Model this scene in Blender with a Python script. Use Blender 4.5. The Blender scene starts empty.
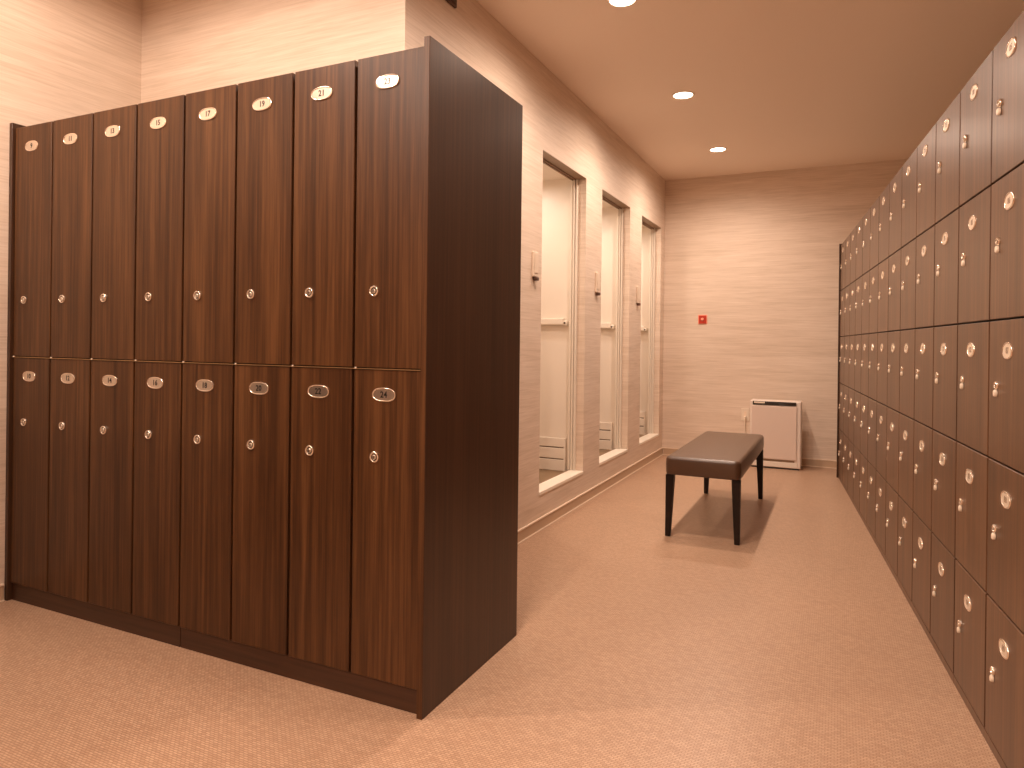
import bpy, bmesh, math, random
from mathutils import Vector, Matrix
random.seed(7)
C = bpy.context.scene.collection
PI = math.pi

# ------------------------------------------------------------------ materials
def mat(name, col=(.8, .8, .8), rough=.5, metal=0.0, spec=.5, emis=None, strength=0):
    m = bpy.data.materials.new(name); m.use_nodes = True
    b = m.node_tree.nodes['Principled BSDF']
    b.inputs['Base Color'].default_value = (*col, 1)
    b.inputs['Roughness'].default_value = rough
    b.inputs['Metallic'].default_value = metal
    b.inputs['Specular IOR Level'].default_value = spec
    if emis:
        b.inputs['Emission Color'].default_value = (*emis, 1)
        b.inputs['Emission Strength'].default_value = strength
    return m

def N(m, t, **k):
    n = m.node_tree.nodes.new(t)
    for a, b in k.items():
        setattr(n, a, b)
    return n

def L(m, a, b):
    m.node_tree.links.new(a, b)

def mapping(m, src, scale, offset=None):
    mp = N(m, 'ShaderNodeMapping'); mp.inputs['Scale'].default_value = scale
    L(m, src, mp.inputs['Vector'])
    if offset is not None:
        L(m, offset, mp.inputs['Location'])
    return mp.outputs[0]

def noise(m, vec, scale=1, detail=3, rough=.55, dist=0):
    n = N(m, 'ShaderNodeTexNoise')
    n.inputs['Scale'].default_value = scale; n.inputs['Detail'].default_value = detail
    n.inputs['Roughness'].default_value = rough; n.inputs['Distortion'].default_value = dist
    L(m, vec, n.inputs['Vector'])
    return n.outputs['Fac']

def ramp(m, fac, stops):
    r = N(m, 'ShaderNodeValToRGB'); cr = r.color_ramp
    cr.elements[0].position = stops[0][0]; cr.elements[0].color = (*stops[0][1], 1)
    cr.elements[1].position = stops[-1][0]; cr.elements[1].color = (*stops[-1][1], 1)
    for p, c in stops[1:-1]:
        e = cr.elements.new(p); e.color = (*c, 1)
    L(m, fac, r.inputs['Fac'])
    return r.outputs['Color']

def mix(m, fac, a, b, mode='MIX'):
    n = N(m, 'ShaderNodeMix', data_type='RGBA', blend_type=mode)
    if isinstance(fac, float): n.inputs[0].default_value = fac
    else: L(m, fac, n.inputs[0])
    for i, v in ((6, a), (7, b)):
        if isinstance(v, tuple): n.inputs[i].default_value = (*v, 1)
        else: L(m, v, n.inputs[i])
    return n.outputs[2]

def math_(m, op, a, b=0.0):
    n = N(m, 'ShaderNodeMath', operation=op)
    for i, v in ((0, a), (1, b)):
        if isinstance(v, (int, float)): n.inputs[i].default_value = v
        else: L(m, v, n.inputs[i])
    return n.outputs[0]

def bump(m, h, strength, dist):
    b = N(m, 'ShaderNodeBump'); b.inputs['Strength'].default_value = strength; b.inputs['Distance'].default_value = dist
    L(m, h, b.inputs['Height'])
    L(m, b.outputs[0], m.node_tree.nodes['Principled BSDF'].inputs['Normal'])

def base(m, col):
    L(m, col, m.node_tree.nodes['Principled BSDF'].inputs['Base Color'])

def wood(name, dark, mid, light, rough=.36, spec=.5, axis='z', vary=True, coat=0.0):
    m = mat(name, mid, rough, spec=spec)
    tc = N(m, 'ShaderNodeTexCoord'); oi = N(m, 'ShaderNodeObjectInfo')
    off = None
    if vary:
        comb = N(m, 'ShaderNodeCombineXYZ')
        for i in range(3): L(m, math_(m, 'MULTIPLY', oi.outputs['Random'], 37.0 + i * 11), comb.inputs[i])
        off = comb.outputs[0]
    s = lambda a, b: (a, a, b) if axis == 'z' else (b, a, a)
    broad = noise(m, mapping(m, tc.outputs['Object'], s(13, .55), off), 1, 2, .5, .25)
    streak = noise(m, mapping(m, tc.outputs['Object'], s(75, 1.5), off), 1, 4, .6, .15)
    fine = noise(m, mapping(m, tc.outputs['Object'], s(330, 7), off), 1, 2, .6)
    f = math_(m, 'ADD', math_(m, 'MULTIPLY', broad, .30), math_(m, 'ADD', math_(m, 'MULTIPLY', streak, .53), math_(m, 'MULTIPLY', fine, .17)))
    base(m, ramp(m, f, [(.39, dark), (.5, mid), (.62, light)]))
    bump(m, fine, .06, .0006)
    if coat:
        p = m.node_tree.nodes['Principled BSDF']
        p.inputs['Coat Weight'].default_value = coat; p.inputs['Coat Roughness'].default_value = .3
    return m

M = {}
M['wood'] = wood('dark_wood_laminate', (.042, .0155, .0048), (.072, .0285, .0092), (.122, .052, .0185), .38, spec=.34)
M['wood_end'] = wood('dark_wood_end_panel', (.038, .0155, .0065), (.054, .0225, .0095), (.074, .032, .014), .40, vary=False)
M['wood_right'] = wood('walnut_laminate', (.060, .0265, .0105), (.097, .0435, .0180), (.150, .070, .031), .40, spec=.4, coat=.32)
M['plinth'] = wood('dark_wood_plinth', (.034, .0125, .005), (.052, .020, .008), (.072, .029, .012), .45, axis='x', vary=False)
M['gap'] = mat('dark_carcass', (.010, .004, .002), .7)

def wallpaper(name, c1, c2, c3):
    m = mat(name, c2, .55, spec=.3)
    g = N(m, 'ShaderNodeNewGeometry')
    a = noise(m, mapping(m, g.outputs['Position'], (2.6, 2.6, 60)), 1, 4, .6, .55)
    b = noise(m, mapping(m, g.outputs['Position'], (5, 5, 190)), 1, 3, .6, .4)
    c = noise(m, mapping(m, g.outputs['Position'], (.9, .9, 9)), 1, 2, .5, .8)
    f = math_(m, 'ADD', math_(m, 'MULTIPLY', a, .36), math_(m, 'ADD', math_(m, 'MULTIPLY', b, .39), math_(m, 'MULTIPLY', c, .25)))
    base(m, ramp(m, f, [(.38, c1), (.5, c2), (.62, c3)]))
    bump(m, b, .05, .0008)
    return m
M['wall'] = wallpaper('grained_wallpaper', (.64, .515, .405), (.73, .60, .49), (.80, .675, .565))
M['ceiling'] = mat('painted_ceiling', (.90, .775, .66), .7, spec=.2)
_m = M['ceiling']; _g = N(_m, 'ShaderNodeNewGeometry')
bump(_m, noise(_m, mapping(_m, _g.outputs['Position'], (60, 60, 60)), 1, 3), .04, .001)

def floor_mat():
    m = mat('woven_vinyl_floor', (.5, .3, .19), .34, spec=.45)
    g = N(m, 'ShaderNodeNewGeometry')
    br = N(m, 'ShaderNodeTexBrick'); br.offset = .5
    L(m, mapping(m, g.outputs['Position'], (1, 1, 1)), br.inputs['Vector'])
    br.inputs['Scale'].default_value = 1.0
    br.inputs['Brick Width'].default_value = .0155; br.inputs['Row Height'].default_value = .0074
    br.inputs['Mortar Size'].default_value = .0016; br.inputs['Mortar Smooth'].default_value = .8
    br.inputs['Color1'].default_value = (.59, .405, .280, 1); br.inputs['Color2'].default_value = (.47, .305, .204, 1)
    br.inputs['Mortar'].default_value = (.31, .18, .112, 1)
    n2 = noise(m, mapping(m, g.outputs['Position'], (5, 60, 1)), 1, 3)
    n3 = noise(m, mapping(m, g.outputs['Position'], (1.5, 1.5, 1)), 1, 2)
    v = ramp(m, math_(m, 'ADD', math_(m, 'MULTIPLY', n2, .6), math_(m, 'MULTIPLY', n3, .4)), [(.35, (.95, .95, .95)), (.65, (1.04, 1.035, 1.03))])
    base(m, mix(m, 1.0, br.outputs['Color'], v, 'MULTIPLY'))
    inv = math_(m, 'SUBTRACT', 1.0, br.outputs['Fac'])
    bump(m, inv, .25, .0012)
    return m
M['floor'] = floor_mat()
M['base'] = mat('baseboard_vinyl', (.56, .40, .27), .45)
M['base_edge'] = mat('baseboard_edge', (.84, .69, .54), .35)
M['white'] = mat('white_enamel', (.82, .74, .64), .35)
M['sill'] = mat('white_stone_sill', (.9, .83, .72), .3)
M['booth'] = mat('booth_panel', (.82, .735, .64), .4)
M['booth_floor'] = mat('booth_floor_shaded_tan', (.26, .17, .095), .5)  # tan darkened to carry the shadow behind the sill
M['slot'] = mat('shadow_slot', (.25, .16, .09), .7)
M['chrome'] = mat('chrome', (.86, .80, .72), .16, 1.0)
M['steel'] = mat('brushed_steel_plate', (.84, .76, .67), .30, 1.0)
M['steel_rim'] = mat('polished_plate_rim', (.92, .84, .74), .18, 1.0)
M['plate_right'] = mat('champagne_plate', (.80, .69, .56), .38, .35)
M['ink'] = mat('engraved_black', (.02, .015, .012), .5)
M['soffit'] = mat('soffit_shaded_brown', (.30, .195, .115), .5)  # wood brown, with the shade under the opening head in its colour
M['ink_soft'] = mat('faint_engraving', (.30, .22, .15), .5)
M['brass'] = mat('brass_strip', (.62, .40, .2), .35, .8)
M['core'] = mat('lock_core', (.07, .045, .03), .35, .7)
M['tag'] = mat('pale_key_tag', (.85, .74, .60), .3)
M['leather'] = mat('brown_leatherette', (.072, .031, .0125), .42, spec=.5)
M['leather'].node_tree.nodes['Principled BSDF'].inputs['Coat Weight'].default_value = .5
M['leather'].node_tree.nodes['Principled BSDF'].inputs['Coat Roughness'].default_value = .35
_m = M['leather']; _t = N(_m, 'ShaderNodeTexCoord')
bump(_m, noise(_m, mapping(_m, _t.outputs['Object'], (220, 220, 220)), 1, 3), .12, .0008)
M['leg'] = wood('espresso_leg_wood', (.006, .0025, .0014), (.011, .0045, .0024), (.018, .0075, .004), .42, spec=.3)
M['purifier'] = mat('purifier_white', (.80, .70, .62), .38)
M['purifier_panel'] = mat('purifier_front_panel', (.74, .61, .53), .36)
M['gloss_black'] = mat('gloss_black_strip', (.03, .022, .015), .12)
M['red'] = mat('alarm_red', (.5, .035, .012), .4)
M['redlens'] = mat('alarm_button_pink', (.9, .36, .25), .3)
M['trimwhite'] = mat('downlight_trim', (.85, .74, .6), .4)
M['lamp'] = mat('lamp_disc', (1, 1, 1), .5, emis=(1, .86, .68), strength=14)
M['holder'] = mat('holder_beige', (.78, .65, .52), .4)
M['vent'] = mat('vent_brown', (.09, .04, .022), .5)
M['cord'] = mat('cord_white', (.78, .68, .56), .45)

# ------------------------------------------------------------------ helpers
def box(bm, x0, x1, y0, y1, z0, z1, bev=0, mi=0, seg=1):
    vs = [bm.verts.new((x, y, z)) for x in (x0, x1) for y in (y0, y1) for z in (z0, z1)]
    fs = [bm.faces.new([vs[i] for i in f]) for f in ((0, 1, 3, 2), (4, 6, 7, 5), (0, 4, 5, 1), (2, 3, 7, 6), (0, 2, 6, 4), (1, 5, 7, 3))]
    for f in fs: f.material_index = mi
    if bev:
        es = {e for f in fs for e in f.edges}
        r = bmesh.ops.bevel(bm, geom=list(es), offset=bev, segments=seg, affect='EDGES', profile=.5)
        for f in r['faces']: f.material_index = mi
    return fs

def bx(*a, **k):
    bm = bmesh.new(); box(bm, *a, **k); return bm

def mesh(name, bm, mats, smooth=False):
    bmesh.ops.recalc_face_normals(bm, faces=bm.faces[:])
    me = bpy.data.meshes.new(name); bm.to_mesh(me); bm.free()
    for m in (mats if isinstance(mats, (list, tuple)) else [mats]): me.materials.append(m)
    if smooth:
        for p in me.polygons: p.use_smooth = True
    return me

def link(name, me, parent=None, loc=(0, 0, 0), rotz=0, **props):
    o = bpy.data.objects.new(name, me); C.objects.link(o)
    o.location = loc; o.rotation_euler = (0, 0, rotz)
    if parent: o.parent = parent
    for k, v in props.items(): o[k] = v
    return o

def obj(name, bm, mats, parent=None, loc=(0, 0, 0), rotz=0, smooth=False, **props):
    return link(name, mesh(name, bm, mats, smooth), parent, loc, rotz, **props)

def struct(name, bm, mats, **props):
    return obj(name, bm, mats, None, kind='structure', **props)

def thing(name, label, cat, loc=(0, 0, 0), rotz=0, group=None):
    o = bpy.data.objects.new(name, None); C.objects.link(o)
    o.location = loc; o.rotation_euler = (0, 0, rotz); o.empty_display_size = .1
    o['label'] = label; o['category'] = cat
    if group: o['group'] = group
    return o

def ring_profile(bm, pts, n=32, sx=1, sy=1, mi=0, close_end=True, close_start=False, power=2.0):
    """revolve (radius, depth) profile about the local y axis, facing -y; superellipse outline"""
    rows = []
    for r, d in pts:
        row = []
        for i in range(n):
            t = 2 * PI * i / n; c, s = math.cos(t), math.sin(t)
            cx = math.copysign(abs(c) ** (2 / power), c); cz = math.copysign(abs(s) ** (2 / power), s)
            row.append(bm.verts.new((r[0] * cx if isinstance(r, tuple) else r * sx * cx, d, r[1] * cz if isinstance(r, tuple) else r * sy * cz)))
        rows.append(row)
    for a, b in zip(rows, rows[1:]):
        for i in range(n):
            f = bm.faces.new((a[i], a[(i + 1) % n], b[(i + 1) % n], b[i])); f.material_index = mi; f.smooth = True
    if close_end:
        f = bm.faces.new(rows[-1]); f.material_index = mi
    if close_start:
        f = bm.faces.new(rows[0]); f.material_index = mi
    return rows

def text_bm(s, size, bold=.0, extrude=.0002, font_scale=1.0):
    cu = bpy.data.curves.new('txt', 'FONT'); cu.body = s; cu.size = size; cu.align_x = 'CENTER'; cu.align_y = 'CENTER'
    cu.extrude = extrude; cu.offset = bold; cu.resolution_u = 2
    o = bpy.data.objects.new('txt', cu); C.objects.link(o)
    dg = bpy.context.evaluated_depsgraph_get(); dg.update()
    me = bpy.data.meshes.new_from_object(o.evaluated_get(dg))
    bm = bmesh.new(); bm.from_mesh(me)
    bpy.data.objects.remove(o); bpy.data.curves.remove(cu); bpy.data.meshes.remove(me)
    return bm

# plates: local frame faces -y, centred on origin, back at y=0
def plate_mesh(num, w, h, facem, power=2.4, ink=None, ts=.62):
    bm = bmesh.new()
    a, b = w / 2, h / 2
    e = .0035
    ring_profile(bm, [((a, b), 0), ((a, b), -.0025), ((a - .001, b - .001), -.0035), ((a - e, b - e), -.0035), ((a - e - .0006, b - e - .0006), -.0022)], 40, mi=0, close_end=False, power=power)
    ring_profile(bm, [((a - e - .0006, b - e - .0006), -.0022), ((.001, .001), -.0022)], 40, mi=1, close_end=True, power=power)
    t = text_bm(num, h * ts, bold=.0006)
    me = bpy.data.meshes.new('t'); 
    for v in t.verts: v.co = Vector((v.co.x * .95, -.0025 - v.co.z, v.co.y))
    for f in t.faces: f.material_index = 2
    t.to_mesh(me); t.free(); bm.from_mesh(me); bpy.data.meshes.remove(me)
    n = len(bm.faces)
    m = mesh('number_plate', bm, [M['steel_rim'], facem, ink or M['ink']])
    return m

# ------------------------------------------------------------------ geometry constants
XL, XR, YF, YB = -3.074, -1.062, 1.6806, 2.320
YA = 2.268                          # alcove wall; the end panel laps past its corner
HA = 2.76                           # ceiling over the locker alcove
XW, YK, HC = -1.5492, 6.7463, 2.671
ZT, ZB = 2.1863, .2177
OPEN = [(3.669, 4.4255), (4.7725, 5.509), (5.881, 6.593)]
RA = math.radians(5.2836)
XLW = XL - .003
YNEAR = -3.0

# right wall line: parallel to the right bank, .56 behind its face
def rp(s, d, z=0):   # s along bank from the far end towards the camera, d behind its face
    return Vector((.0059 + math.sin(RA) * s + math.cos(RA) * d, 6.2692 - math.cos(RA) * s + math.sin(RA) * d, z))

# ------------------------------------------------------------------ room shell
struct('floor', bx(-4.2, 2.3, YNEAR - .2, YK + .2, -.1, 0), M['floor'])
bm = bmesh.new()
box(bm, XW - .052, 2.3, YNEAR - .2, YK + .2, HC, HC + .2)
box(bm, -4.2, XW - .0525, YA + .0005, YK + .2, HC, HC + .2)
box(bm, -4.2, XW - .0525, YNEAR - .2, YA + .0005, HA, HA + .11)
struct('ceiling', bm, M['ceiling'])
struct('wall_back', bx(-3.2, 2.3, YK, YK + .1, 0, HC), M['wall'])
struct('wall_left', bx(XLW - .1, XLW, YNEAR, YA + .1, 0, HA), M['wall'])
struct('wall_alcove', bx(XLW, XW - .0521, YA, YA + .1, 0, HA), M['wall'])
struct('wall_near', bx(XLW - .1, 2.3, YNEAR - .1, YNEAR, 0, HC), M['wall'])
bm = bmesh.new()
ys = [YA] + [v for o in OPEN for v in o] + [YK]
for i in range(0, len(ys), 2):
    box(bm, XW - .052, XW, ys[i], ys[i + 1], 0, HC)
for a, b in OPEN:
    box(bm, XW - .052, XW, a, b, 0, ZB - .02); box(bm, XW - .052, XW, a, b, ZT, HC)
struct('wall_booth_side', bm, M['wall'])
bm = bmesh.new()
p = [rp(-.8, .56), rp(9.6, .56), rp(9.6, .66), rp(-.8, .66)]
lo = [bm.verts.new((q.x, q.y, 0)) for q in p]; hi = [bm.verts.new((q.x, q.y, HC)) for q in p]
bm.faces.new(lo); bm.faces.new(hi)
for i in range(4): bm.faces.new((lo[i], lo[(i + 1) % 4], hi[(i + 1) % 4], hi[i]))
struct('wall_right', bm, M['wall'])

# baseboards: band with a paler top lip and a pale joint at the floor
def baseboard(name, x0, x1, y0, y1):
    bm = bmesh.new(); box(bm, x0, x1, y0, y1, 0, .064)
    o = struct(name, bm, M['base'])
    if x1 - x0 < y1 - y0:
        s = 1
        box_ = lambda b, e, z0, z1: box(b, x0, x1 + e, y0, y1, z0, z1)
        box2 = lambda b, e, z0, z1: box(b, x0 - 0, x1 + e, y0, y1, z0, z1)
    bm = bmesh.new()
    if x1 - x0 < y1 - y0:
        box(bm, x0, x1 + .003, y0, y1, .062, .069); box(bm, x0, x1 + .006, y0, y1, .0, .0045)
    else:
        box(bm, x0, x1, y0 - .003, y1, .062, .069); box(bm, x0, x1, y0 - .006, y1, .0, .0045)
    obj('baseboard_lip', bm, M['base_edge'], o)
baseboard('baseboard_booth_side', XW, XW + .007, YA, YK - .001)
baseboard('baseboard_left', XLW, XLW + .007, YNEAR, YF - .004)
baseboard('baseboard_back', XW + .014, .6, YK - .007, YK)

# unseen dark slab added for the plates to mirror, in place of opposite lockers
struct('locker_stand_in', bx(XLW, -1.98, .30, .42, 0, 1.95), M['wood_end'])

# ------------------------------------------------------------------ booths
for k, (a, b) in enumerate(OPEN):
    far = min(b + .075, YK - .075); near = a - .05
    x_in, x_b = XW - .112, XW - 1.05
    zc, zf = 2.215, .19
    bm = bmesh.new()
    t = .03
    box(bm, x_b - t, x_b, near - t, far + t, zf - .04, zc + t)              # back
    box(bm, x_b, x_in, far, far + t, zf - .04, zc + t)                      # far side
    box(bm, x_b, x_in, near - t, near, zf - .04, zc + t)                    # near side
    box(bm, x_b, x_in, near, far, zc, zc + t)                               # top
    struct('wall_booth', bm, M['booth'])
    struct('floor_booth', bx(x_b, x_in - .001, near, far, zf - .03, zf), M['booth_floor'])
    # door frame of the opening
    fr = struct('door_%d' % (k + 1), bx(XW - .111, XW - .053, b - .004, far + t, zf, ZT + .03), M['white'])
    bm = bmesh.new()
    for j, (dx, dy) in enumerate(((.056, .012), (.074, .016), (.092, .012))):
        box(bm, XW - dx - .011, XW - dx, b - .004 - dy, b - .0045, ZB + .001, ZT - .001, bev=.002)
    obj('jamb_bead', bm, M['white'], fr)
    obj('jamb', bx(XW - .111, XW - .053, near - t, a + .004, zf, ZT + .03), M['white'], fr)
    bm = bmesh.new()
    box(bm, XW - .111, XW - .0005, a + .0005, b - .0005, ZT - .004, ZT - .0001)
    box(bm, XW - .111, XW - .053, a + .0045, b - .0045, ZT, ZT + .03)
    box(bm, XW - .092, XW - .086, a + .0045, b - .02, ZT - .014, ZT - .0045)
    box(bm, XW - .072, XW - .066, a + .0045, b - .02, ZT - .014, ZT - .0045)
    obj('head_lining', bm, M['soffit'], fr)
    bm = bmesh.new(); box(bm, XW - .092, XW + .004, a + .001, b - .001, ZB - .0195, ZB, bev=.0015)
    obj('sill', bm, M['sill'], fr)
    obj('floor_track', bx(XW - .111, XW - .0925, a + .005, b - .022, ZB - .02, ZB - .003), M['slot'], fr)  # dark strip, its colour stands in for the track's shadow
    # apron panel with two grooves on the far wall of the booth
    bm = bmesh.new()
    y1 = far - .0005
    for z0, z1 in ((zf + .001, .268), (.276, .348), (.356, .418)):
        box(bm, x_b + .02, x_in - .035, y1 - .022, y1 - .006, z0, z1, bev=.003)
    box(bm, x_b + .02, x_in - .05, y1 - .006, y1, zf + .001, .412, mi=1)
    box(bm, x_in - .05, x_in - .0365, y1 - .0215, y1, zf + .001, .4165)
    g = ['nearest', 'middle', 'farthest'][k]
    tp = obj('booth_apron', bm, [M['booth'], M['slot']])
    tp['label'] = 'low white panel with two grooves at the foot of the %s booth wall' % g; tp['category'] = 'panel'; tp['group'] = 'grooved panels in the booths'
    # ledge rail
    r = thing('booth_ledge', 'white horizontal ledge rail with dark screw inside the %s booth' % g, 'rail', (x_in - .05, y1, 1.2), 0, 'ledge rails in the booths')
    bm = bmesh.new(); box(bm, x_b - x_in + .07, -.002, -.045, 0, 0, .048, bev=.008, seg=2)
    obj('rail', bm, M['white'], r)
    bm = bmesh.new(); box(bm, -.002, .026, -.05, 0, -.004, .030, bev=.007, seg=2)
    ec = obj('end_cap', bm, M['white'], r)
    bm = bmesh.new(); ring_profile(bm, [(.007, 0), (.007, -.003), (.004, -.004)], 14)
    obj('screw', bm, M['core'], ec, loc=(.008, -.0495, .014))
    # round ceiling lamp of the booth
    lt = thing('booth_lamp', 'round lamp on the ceiling of the %s white booth' % g, 'lamp', ((x_in + x_b) / 2 + .08, (near + far) / 2, zc), 0, 'lamps in the booths')
    bm = bmesh.new(); bmesh.ops.create_cone(bm, cap_ends=True, segments=32, radius1=.075, radius2=.085, depth=.02, matrix=Matrix.Translation((0, 0, -.0105)))
    obj('lamp_housing', bm, M['trimwhite'], lt)
    bm = bmesh.new(); bmesh.ops.create_cone(bm, cap_ends=True, segments=32, radius1=.06, radius2=.06, depth=.006, matrix=Matrix.Translation((0, 0, -.0245)))
    obj('lamp_disc', bm, M['lamp'], lt)
    ld = bpy.data.lights.new('lamp_light', 'AREA'); ld.shape = 'DISK'; ld.size = .12; ld.energy = 5.2; ld.color = (1, .82, .68)
    lo_ = bpy.data.objects.new('lamp_light', ld); C.objects.link(lo_); lo_.parent = lt; lo_.location = (0, 0, -.035)

# ------------------------------------------------------------------ lockers: left bank (two units of four columns, two tiers)
DW = (XR - XL - .04) / 8
Y_D = YF + .010                     # door face
def door_mesh(w, h, t=.018, bev=.0016, g=.0046):
    bm = bmesh.new(); box(bm, g, w - g, 0, t, 0, h, bev=bev); return bm
up_h, lo_h = 1.928 - .9985, .9925 - .074
me_up = mesh('door', door_mesh(DW, up_h), M['wood']); me_lo = mesh('door', door_mesh(DW, lo_h), M['wood'])

def lock_left_mesh():
    bm = bmesh.new()
    ring_profile(bm, [(.0165, 0), (.0165, -.004), (.0145, -.0065), (.0115, -.0065), (.0105, -.003)], 28, mi=0, close_end=False)
    ring_profile(bm, [(.0105, -.003), (.0001, -.003)], 28, mi=1)
    ring_profile(bm, [(.0072, -.003), (.0072, -.0055), (.0058, -.0068)], 20, mi=2)
    box(bm, -.0009, .0009, -.0072, -.0066, -.004, .004, mi=1)
    return mesh('lock', bm, [M['chrome'], M['core'], M['steel']])
me_lock = lock_left_mesh()
bm = bmesh.new(); box(bm, -.0025, .0025, -.002, .003, -.0025, .0025, bev=.0008)
me_piv = mesh('hinge_pin', bm, M['tag'])

def left_unit(c0, c1, label):
    x0 = XL + .02 + c0 * DW if c0 else XL
    x1 = XL + .02 + c1 * DW if c1 < 8 else XR
    u = thing('locker_unit', label, 'locker', ((x0 + x1) / 2, YF, 0), 0, 'units of the tall two-tier locker bank')
    ox = -(x0 + x1) / 2
    X = lambda x: x + ox
    ix0 = XL + .02 + c0 * DW; ix1 = XL + .02 + c1 * DW
    bm = bmesh.new()                                 # carcass: back, sides, shelves behind the doors
    D = YA - .002 - YF; DE = YB - YF
    box(bm, X(ix0) + .0005, X(ix1) - .0005, D - .008, D - .001, .004, 1.915)
    box(bm, X(ix0) + .0005, X(ix1) - .0005, .0295, D - .009, 1.90, 1.915)
    box(bm, X(ix0) + .0005, X(ix1) - .0005, .0295, D - .009, .985, 1.005)
    box(bm, X(ix0) + .0005, X(ix1) - .0005, .0295, D - .009, .055, .072)
    for c in range(c0, c1 + 1):
        xx = XL + .02 + c * DW
        a = max(xx - .008, ix0 + .0005); b = min(xx + .008, ix1 - .0005)
        box(bm, X(a), X(b), .0295, D - .009, .072, 1.90)
    if c1 == 8: box(bm, X(XW) + .02, X(ix1) - .0005, D - .0005, DE - .001, .004, 1.915)
    obj('carcass', bm, M['gap'], u)
    bm = bmesh.new(); box(bm, X(ix0) + .0015, X(ix1) - .0015, .018, .0285, 0, .0715, bev=.0008)
    obj('plinth', bm, M['plinth'], u)
    if c0 == 0:
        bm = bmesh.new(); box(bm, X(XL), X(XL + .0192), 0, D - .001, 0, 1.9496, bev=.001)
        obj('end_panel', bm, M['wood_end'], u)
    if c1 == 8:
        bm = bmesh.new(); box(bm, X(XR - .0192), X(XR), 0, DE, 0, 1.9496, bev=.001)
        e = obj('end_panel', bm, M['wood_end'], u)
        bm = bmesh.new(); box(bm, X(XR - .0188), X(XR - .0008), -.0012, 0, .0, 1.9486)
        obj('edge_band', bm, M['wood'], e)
    obj('divider_strip', bx(X(ix0) + .001, X(ix1) - .001, .0065, .0105, .9938, .9958), M['brass'], u)
    for c in range(c0, c1):
        dx = X(XL + .02 + c * DW)
        for tier in range(2):
            d = link('door', me_lo if tier else me_up, u, (dx, .010, .074 if tier else .9985))
            n = 9 + 2 * c + tier
            zz = (.919 - .074) if tier else (1.844 - .9985)
            link('number_plate', plate_mesh(str(n), .083, .042, M['steel']), d, (DW / 2 - .008, 0, zz))
            zl = (.733 - .074) if tier else (1.226 - .9985)
            link('lock', me_lock, d, (.076 + (.008 if tier else 0), 0, zl))
        link('hinge_pin', me_piv, u, (dx + .012, .007, .9965))
    return u
left_unit(0, 4, 'dark wood two-tier locker unit against the left wall, doors 9 to 16')
left_unit(4, 8, 'dark wood two-tier locker unit with the broad dark end panel, doors 17 to 24')

# ------------------------------------------------------------------ lockers: right bank (five tiers)
CW = .3331; Z0 = .030; TH = (1.9068 - Z0) / 5
me_rd = mesh('door', door_mesh(CW, TH - .005), M['wood_right'])
def lock_right_mesh():
    bm = bmesh.new()
    ring_profile(bm, [(.0108, 0), (.0108, -.005), (.009, -.0075), (.0062, -.0075), (.0058, -.004)], 24, mi=0, close_end=False)
    ring_profile(bm, [(.0058, -.004), (.0001, -.004)], 24, mi=1)
    return mesh('lock', bm, [M['chrome'], M['core']])
me_rlock = lock_right_mesh()
def latch_mesh():      # turn tab hanging just below the lock cylinder
    bm = bmesh.new()
    ring_profile(bm, [((.007, .0095), -.001), ((.007, .0095), -.006), ((.0055, .0075), -.0085)], 20)
    return mesh('latch_tab', bm, M['tag'])
me_latch = latch_mesh()
ends = {0: 'far-end', 3: 'second', 7: 'third', 11: 'nearest'}
def right_unit(c0, c1, label):
    o = rp(c0 * CW, 0)
    u = thing('locker_unit', label, 'locker', (o.x, o.y, 0), -PI / 2 + RA, 'units of the five-tier locker wall')
    W = (c1 - c0) * CW; e0 = .0
    D = .55
    bm = bmesh.new()
    box(bm, .001, W - .001, D - .008, D, .004, 1.895)
    box(bm, .001, W - .001, .0205, D - .009, 1.88, 1.895)
    for t in range(5): box(bm, .001, W - .001, .0205, D - .009, Z0 + t * TH - .012 if t else .018, Z0 + t * TH + .004)
    for c in range(c1 - c0 + 1):
        a = max(c * CW - .008, .001); b = min(c * CW + .008, W - .001)
        box(bm, a, b, .0205, D - .009, Z0 + .004, 1.88)
    obj('carcass', bm, M['gap'], u)
    bm = bmesh.new(); box(bm, .001, W - .001, .001, .02, 0, Z0 - .004, bev=.0008)
    obj('plinth', bm, M['wood_right'], u)
    if c0 == 0:
        bm = bmesh.new(); box(bm, -.02, -.001, -.012, D, 0, 1.9135, bev=.001)
        obj('end_panel', bm, M['wood_end'], u)
    for c in range(c0, c1):
        for t in range(5):
            z = Z0 + (4 - t) * TH
            d = link('door', me_rd, u, ((c - c0) * CW, 0, z))
            n = 25 + c * 5 + t
            link('number_plate', plate_mesh(str(n), .072, .044, M['plate_right'], 2.2, M['ink_soft'], .5), d, (.159, 0, [1.839, 1.449, 1.068, .689, .310][t] - z + .004))
            zl = [1.728, 1.362, .980, .600, .222][t] - z
            link('lock', me_rlock, d, (.078, 0, zl))
            link('latch_tab', me_latch, d, (.0745, 0, zl - .0215))
    return u
right_unit(0, 3, 'narrow five-tier brown locker unit at the far end of the right-hand wall')
right_unit(3, 7, 'five-tier brown locker unit on the right, second from the far end')
right_unit(7, 11, 'five-tier brown locker unit on the right, between the nearest and the second unit')
right_unit(11, 15, 'nearest five-tier brown locker unit, cut off by the right edge of the photo')

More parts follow.
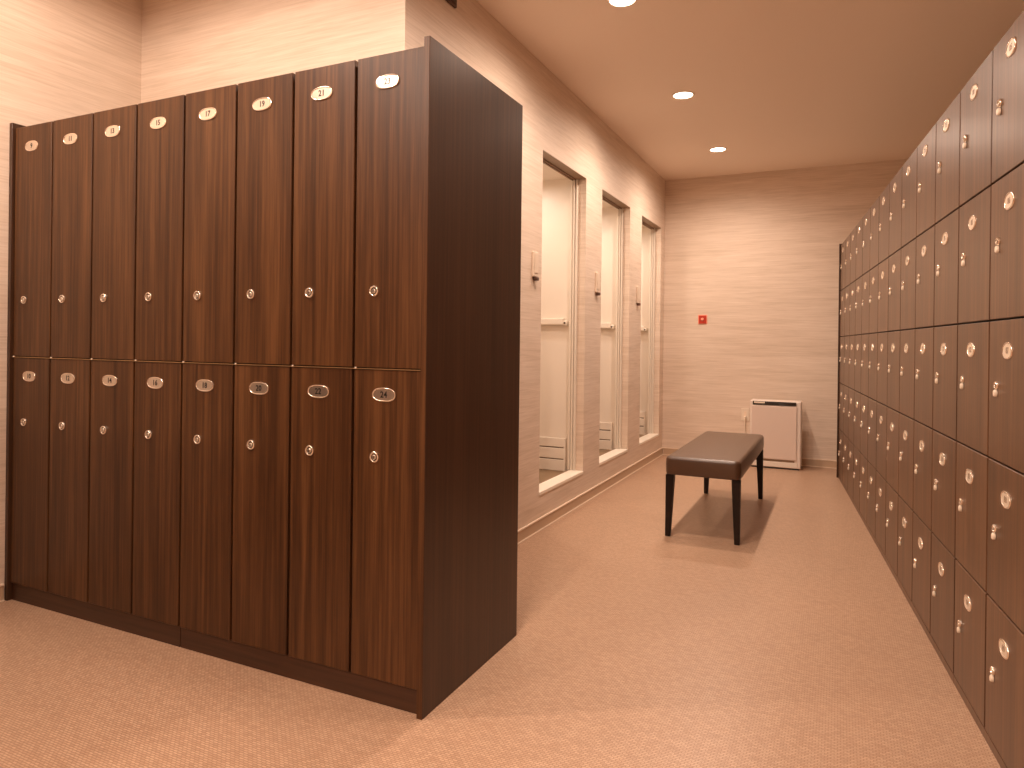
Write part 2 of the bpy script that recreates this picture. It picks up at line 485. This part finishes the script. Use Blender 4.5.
# ------------------------------------------------------------------ bench
BX, BY, BW, BL, BH = -.6725, 4.525, .405, 1.29, .45
b = thing('bench', 'brown leatherette bench with four tapered dark legs in the aisle', 'bench', (BX, BY, 0))
def cushion(w, l, z0, z1, r, rt):
    bm = bmesh.new(); n = 8
    def outline(inset, z):
        vs = []
        rr = max(r - inset, .004)
        for cx, cy, a0 in ((1, 1, 0), (-1, 1, 90), (-1, -1, 180), (1, -1, 270)):
            for i in range(n + 1):
                a = math.radians(a0 + 90 * i / n)
                vs.append(bm.verts.new((cx * (w / 2 - inset - rr) + rr * math.cos(a), cy * (l / 2 - inset - rr) + rr * math.sin(a), z)))
        return vs
    prof = [(.012, z0), (.003, z0 + .003), (0, z0 + .012), (-.002, (z0 + z1) / 2), (0, z1 - rt)]
    for i in range(1, 7):
        a = math.radians(15 * i); prof.append((rt - rt * math.cos(a), z1 - rt + rt * math.sin(a) * .82))
    prof += [(rt + .03, z1 - rt * .10), (rt + .08, z1 - .0)]
    rows = [outline(i, z) for i, z in prof]
    for p, q in zip(rows, rows[1:]):
        for i in range(len(p)): bm.faces.new((p[i], p[(i + 1) % len(p)], q[(i + 1) % len(q)], q[i]))
    bm.faces.new(rows[0]); bm.faces.new(rows[-1])
    return bm
obj('seat', cushion(BW, BL, .348, BH + .004, .035, .022), M['leather'], b, smooth=True)
for sx in (-1, 1):
    for sy in (-1, 1):
        bm = bmesh.new(); T, Bt = .046, .028
        xo, yo = sx * (BW / 2 - .002), sy * (BL / 2 - .012)
        q = []
        for z, s in ((0, Bt), (.3475, T)):
            q.append([bm.verts.new((x, y, z)) for x, y in ((xo, yo), (xo - sx * s, yo), (xo - sx * s, yo - sy * s), (xo, yo - sy * s))])
        bm.faces.new(q[0]); bm.faces.new(q[1])
        for i in range(4): bm.faces.new((q[0][i], q[0][(i + 1) % 4], q[1][(i + 1) % 4], q[1][i]))
        bmesh.ops.bevel(bm, geom=bm.edges[:], offset=.002, segments=2, affect='EDGES')
        obj('leg', bm, M['leg'], b)

# ------------------------------------------------------------------ air purifier
ap = thing('air_purifier', 'white slab air purifier with a glossy dark top strip by the back wall', 'air purifier', (-.4975, 6.44, 0))
bm = bmesh.new(); box(bm, -.210, .210, .012, .20, .012, .590, bev=.010, seg=3); obj('body', bm, M['purifier'], ap)
bm = bmesh.new(); box(bm, -.2, .2, .03, .19, 0, .012); obj('base', bm, M['gloss_black'], ap)
bm = bmesh.new(); box(bm, -.192, .176, 0, .0115, .085, .546, bev=.004, seg=2); obj('front_panel', bm, M['purifier_panel'], ap)
bm = bmesh.new(); box(bm, -.186, .170, .002, .0115, .553, .585, bev=.002); cp = obj('control_strip', bm, M['gloss_black'], ap)
bm = bmesh.new(); box(bm, -.176, -.085, .0012, .0018, .567, .581); obj('display', bm, M['tag'], cp)
bm = bmesh.new(); box(bm, -.18, .16, .009, .0118, .066, .080); obj('air_slot', bm, M['slot'], ap)
bm = bmesh.new(); box(bm, -.196, .182, .004, .0118, .018, .060, bev=.003, seg=2); obj('lower_grille', bm, M['white'], ap)

# wall outlet and plug with cord
ot = thing('wall_outlet', 'pale wall outlet plate with a plug beside the air purifier', 'outlet', (-.781, YK, .43))
bm = bmesh.new(); box(bm, -.035, .035, -.006, 0, -.058, .058, bev=.002); obj('face_plate', bm, M['cord'], ot)
bm = bmesh.new(); box(bm, -.012, .012, -.0075, -.0062, -.03, .03, bev=.0005); obj('socket', bm, M['base_edge'], ot)
pg = thing('power_plug', 'white plug with cord running down behind the air purifier', 'plug', (-.779, YK - .0076, .405))
bm = bmesh.new(); box(bm, -.011, .011, -.03, 0, -.012, .012, bev=.004, seg=2); obj('plug_body', bm, M['cord'], pg)
bm = bmesh.new()
pts = [(0, -.03, 0), (0, -.045, -.03), (.005, -.035, -.12), (.03, -.03, -.25), (.07, -.03, -.32), (.1, -.035, -.33)]
prev = None
for i, p_ in enumerate(pts):
    row = [bm.verts.new((p_[0] + .0035 * math.cos(2 * PI * j / 8), p_[1] + .0035 * math.sin(2 * PI * j / 8), p_[2])) for j in range(8)]
    if prev:
        for j in range(8): bm.faces.new((prev[j], prev[(j + 1) % 8], row[(j + 1) % 8], row[j]))
    prev = row
obj('cord', bm, M['cord'], pg, smooth=True)

# red alarm button
al = thing('alarm_button', 'small red square alarm button on the back wall', 'alarm button', (-1.178, YK, 1.314))
bm = bmesh.new(); box(bm, -.043, .043, -.003, .003, -.045, .045, bev=.001); obj('back_plate', bm, M['redlens'], al)
bm = bmesh.new(); box(bm, -.035, .035, -.012, -.0031, -.037, .037, bev=.003); obj('housing', bm, M['red'], al)
bm = bmesh.new(); ring_profile(bm, [(.014, 0), (.014, -.006), (.010, -.009)], 20); obj('push_button', bm, M['redlens'], al, loc=(0, -.0121, .002))

# wall-mounted holders beside the openings
for (yy, zz), g in zip(((3.560, 1.51), (4.665, 1.50), (5.757, 1.485)), ('left of the nearest booth opening', 'between the nearest and the middle booth openings', 'between the middle and the farthest booth openings')):
    h = thing('wall_holder', 'slim white wall holder with dark tip, ' + g, 'wall holder', (XW, yy, zz), PI / 2, 'wall holders beside the booths')
    bm = bmesh.new(); box(bm, -.034, .034, -.014, 0, -.066, .075, bev=.005, seg=3); obj('housing', bm, M['holder'], h)
    bm = bmesh.new(); box(bm, -.024, .024, -.017, -.0141, -.045, .06, bev=.001); obj('cover', bm, M['holder'], h)
    bm = bmesh.new(); box(bm, -.018, .018, -.026, -.001, -.086, -.0665, bev=.005, seg=2); obj('tip', bm, M['vent'], h)

# vent panel high on the booth-side wall
v = thing('wall_vent', 'dark brown vent panel high on the wall above the locker end', 'vent', (XW, 2.50, 2.60), PI / 2)
bm = bmesh.new(); box(bm, -.15, .15, -.012, 0, -.054, .054, bev=.002); obj('vent_frame', bm, M['vent'], v)
bm = bmesh.new()
for i in range(4): box(bm, -.135, .135, -.017, -.0125, -.042 + i * .023, -.030 + i * .023)
obj('louvres', bm, M['vent'], v)

# ------------------------------------------------------------------ downlights
COL = (1.0, .775, .625)
def downlight(x, y, label, energy, beam=170, blend=.85, z=HC):
    d = thing('downlight', label, 'downlight', (x, y, z), 0, 'round ceiling downlights')
    bm = bmesh.new(); n = 40
    prof = [(.071, 0), (.071, -.003), (.066, -.005), (.0605, -.0045), (.059, -.001)]
    rows = [[bm.verts.new((r * math.cos(2 * PI * i / n), r * math.sin(2 * PI * i / n), z)) for i in range(n)] for r, z in prof]
    for p, q in zip(rows, rows[1:]):
        for i in range(n): bm.faces.new((p[i], p[(i + 1) % n], q[(i + 1) % n], q[i]))
    obj('trim_ring', bm, M['trimwhite'], d, smooth=True)
    bm = bmesh.new(); bmesh.ops.create_circle(bm, cap_ends=True, segments=n, radius=.0592, matrix=Matrix.Translation((0, 0, -.0015)))
    obj('lamp_disc', bm, M['lamp'], d)
    ld = bpy.data.lights.new('lamp_light', 'SPOT'); ld.energy = energy; ld.color = COL
    ld.spot_size = math.radians(beam); ld.spot_blend = blend; ld.shadow_soft_size = .045
    o = bpy.data.objects.new('lamp_light', ld); C.objects.link(o); o.parent = d; o.location = (0, 0, -.012)
    return d
E = 92
downlight(-.925, 3.114, 'round ceiling downlight nearest the camera, cut by the top edge', E)
downlight(-.919, 4.468, 'middle one of the three round ceiling downlights over the bench', E)
downlight(-.912, 5.828, 'farthest round ceiling downlight, nearest the back wall', E)
for x, y, e, bw in ((-.93, 1.757, 72, 160), (-.93, .40, 92, 160), (-2.2, .98, 112, 177), (-2.2, -.38, 100, 177), (-.93, -.957, 110, 177)):
    downlight(x, y, 'round ceiling downlight over the near aisle, above the top of the photo', e, bw, .7 if bw < 170 else .25, HA if x < -2 else HC)

# ------------------------------------------------------------------ world, camera, view
w = bpy.data.worlds.new('World'); bpy.context.scene.world = w; w.use_nodes = True
w.node_tree.nodes['Background'].inputs[0].default_value = (.02, .014, .009, 1)

cam = bpy.data.cameras.new('camera'); co = bpy.data.objects.new('camera', cam); C.objects.link(co)
f = 693.0951; a = math.radians(25.2629); rr = math.radians(-.672); pt = math.radians(.0325)
R0 = Vector((math.cos(a), math.sin(a), 0)); F0 = Vector((-math.sin(a) * math.cos(pt), math.cos(a) * math.cos(pt), -math.sin(pt)))
U0 = R0.cross(F0)
Rv = math.cos(rr) * R0 - math.sin(rr) * U0; Uv = math.cos(rr) * U0 + math.sin(rr) * R0
mt = Matrix((Rv, Uv, -F0)).transposed().to_4x4(); mt.translation = (0, 0, 1.08)
co.matrix_world = mt
cam.sensor_width = 36; cam.lens = f / 1024 * 36; cam.shift_y = -41.7575 / 1024; cam.clip_start = .05
sc = bpy.context.scene; sc.camera = co
sc.view_settings.view_transform = 'Standard'; sc.view_settings.look = 'None'
sc.view_settings.gamma = 1; sc.view_settings.use_curve_mapping = False
sc.view_settings.exposure = 0.12
try:
    sc.cycles.max_bounces = 10; sc.cycles.diffuse_bounces = 6; sc.cycles.sample_clamp_indirect = 6
except Exception:
    pass
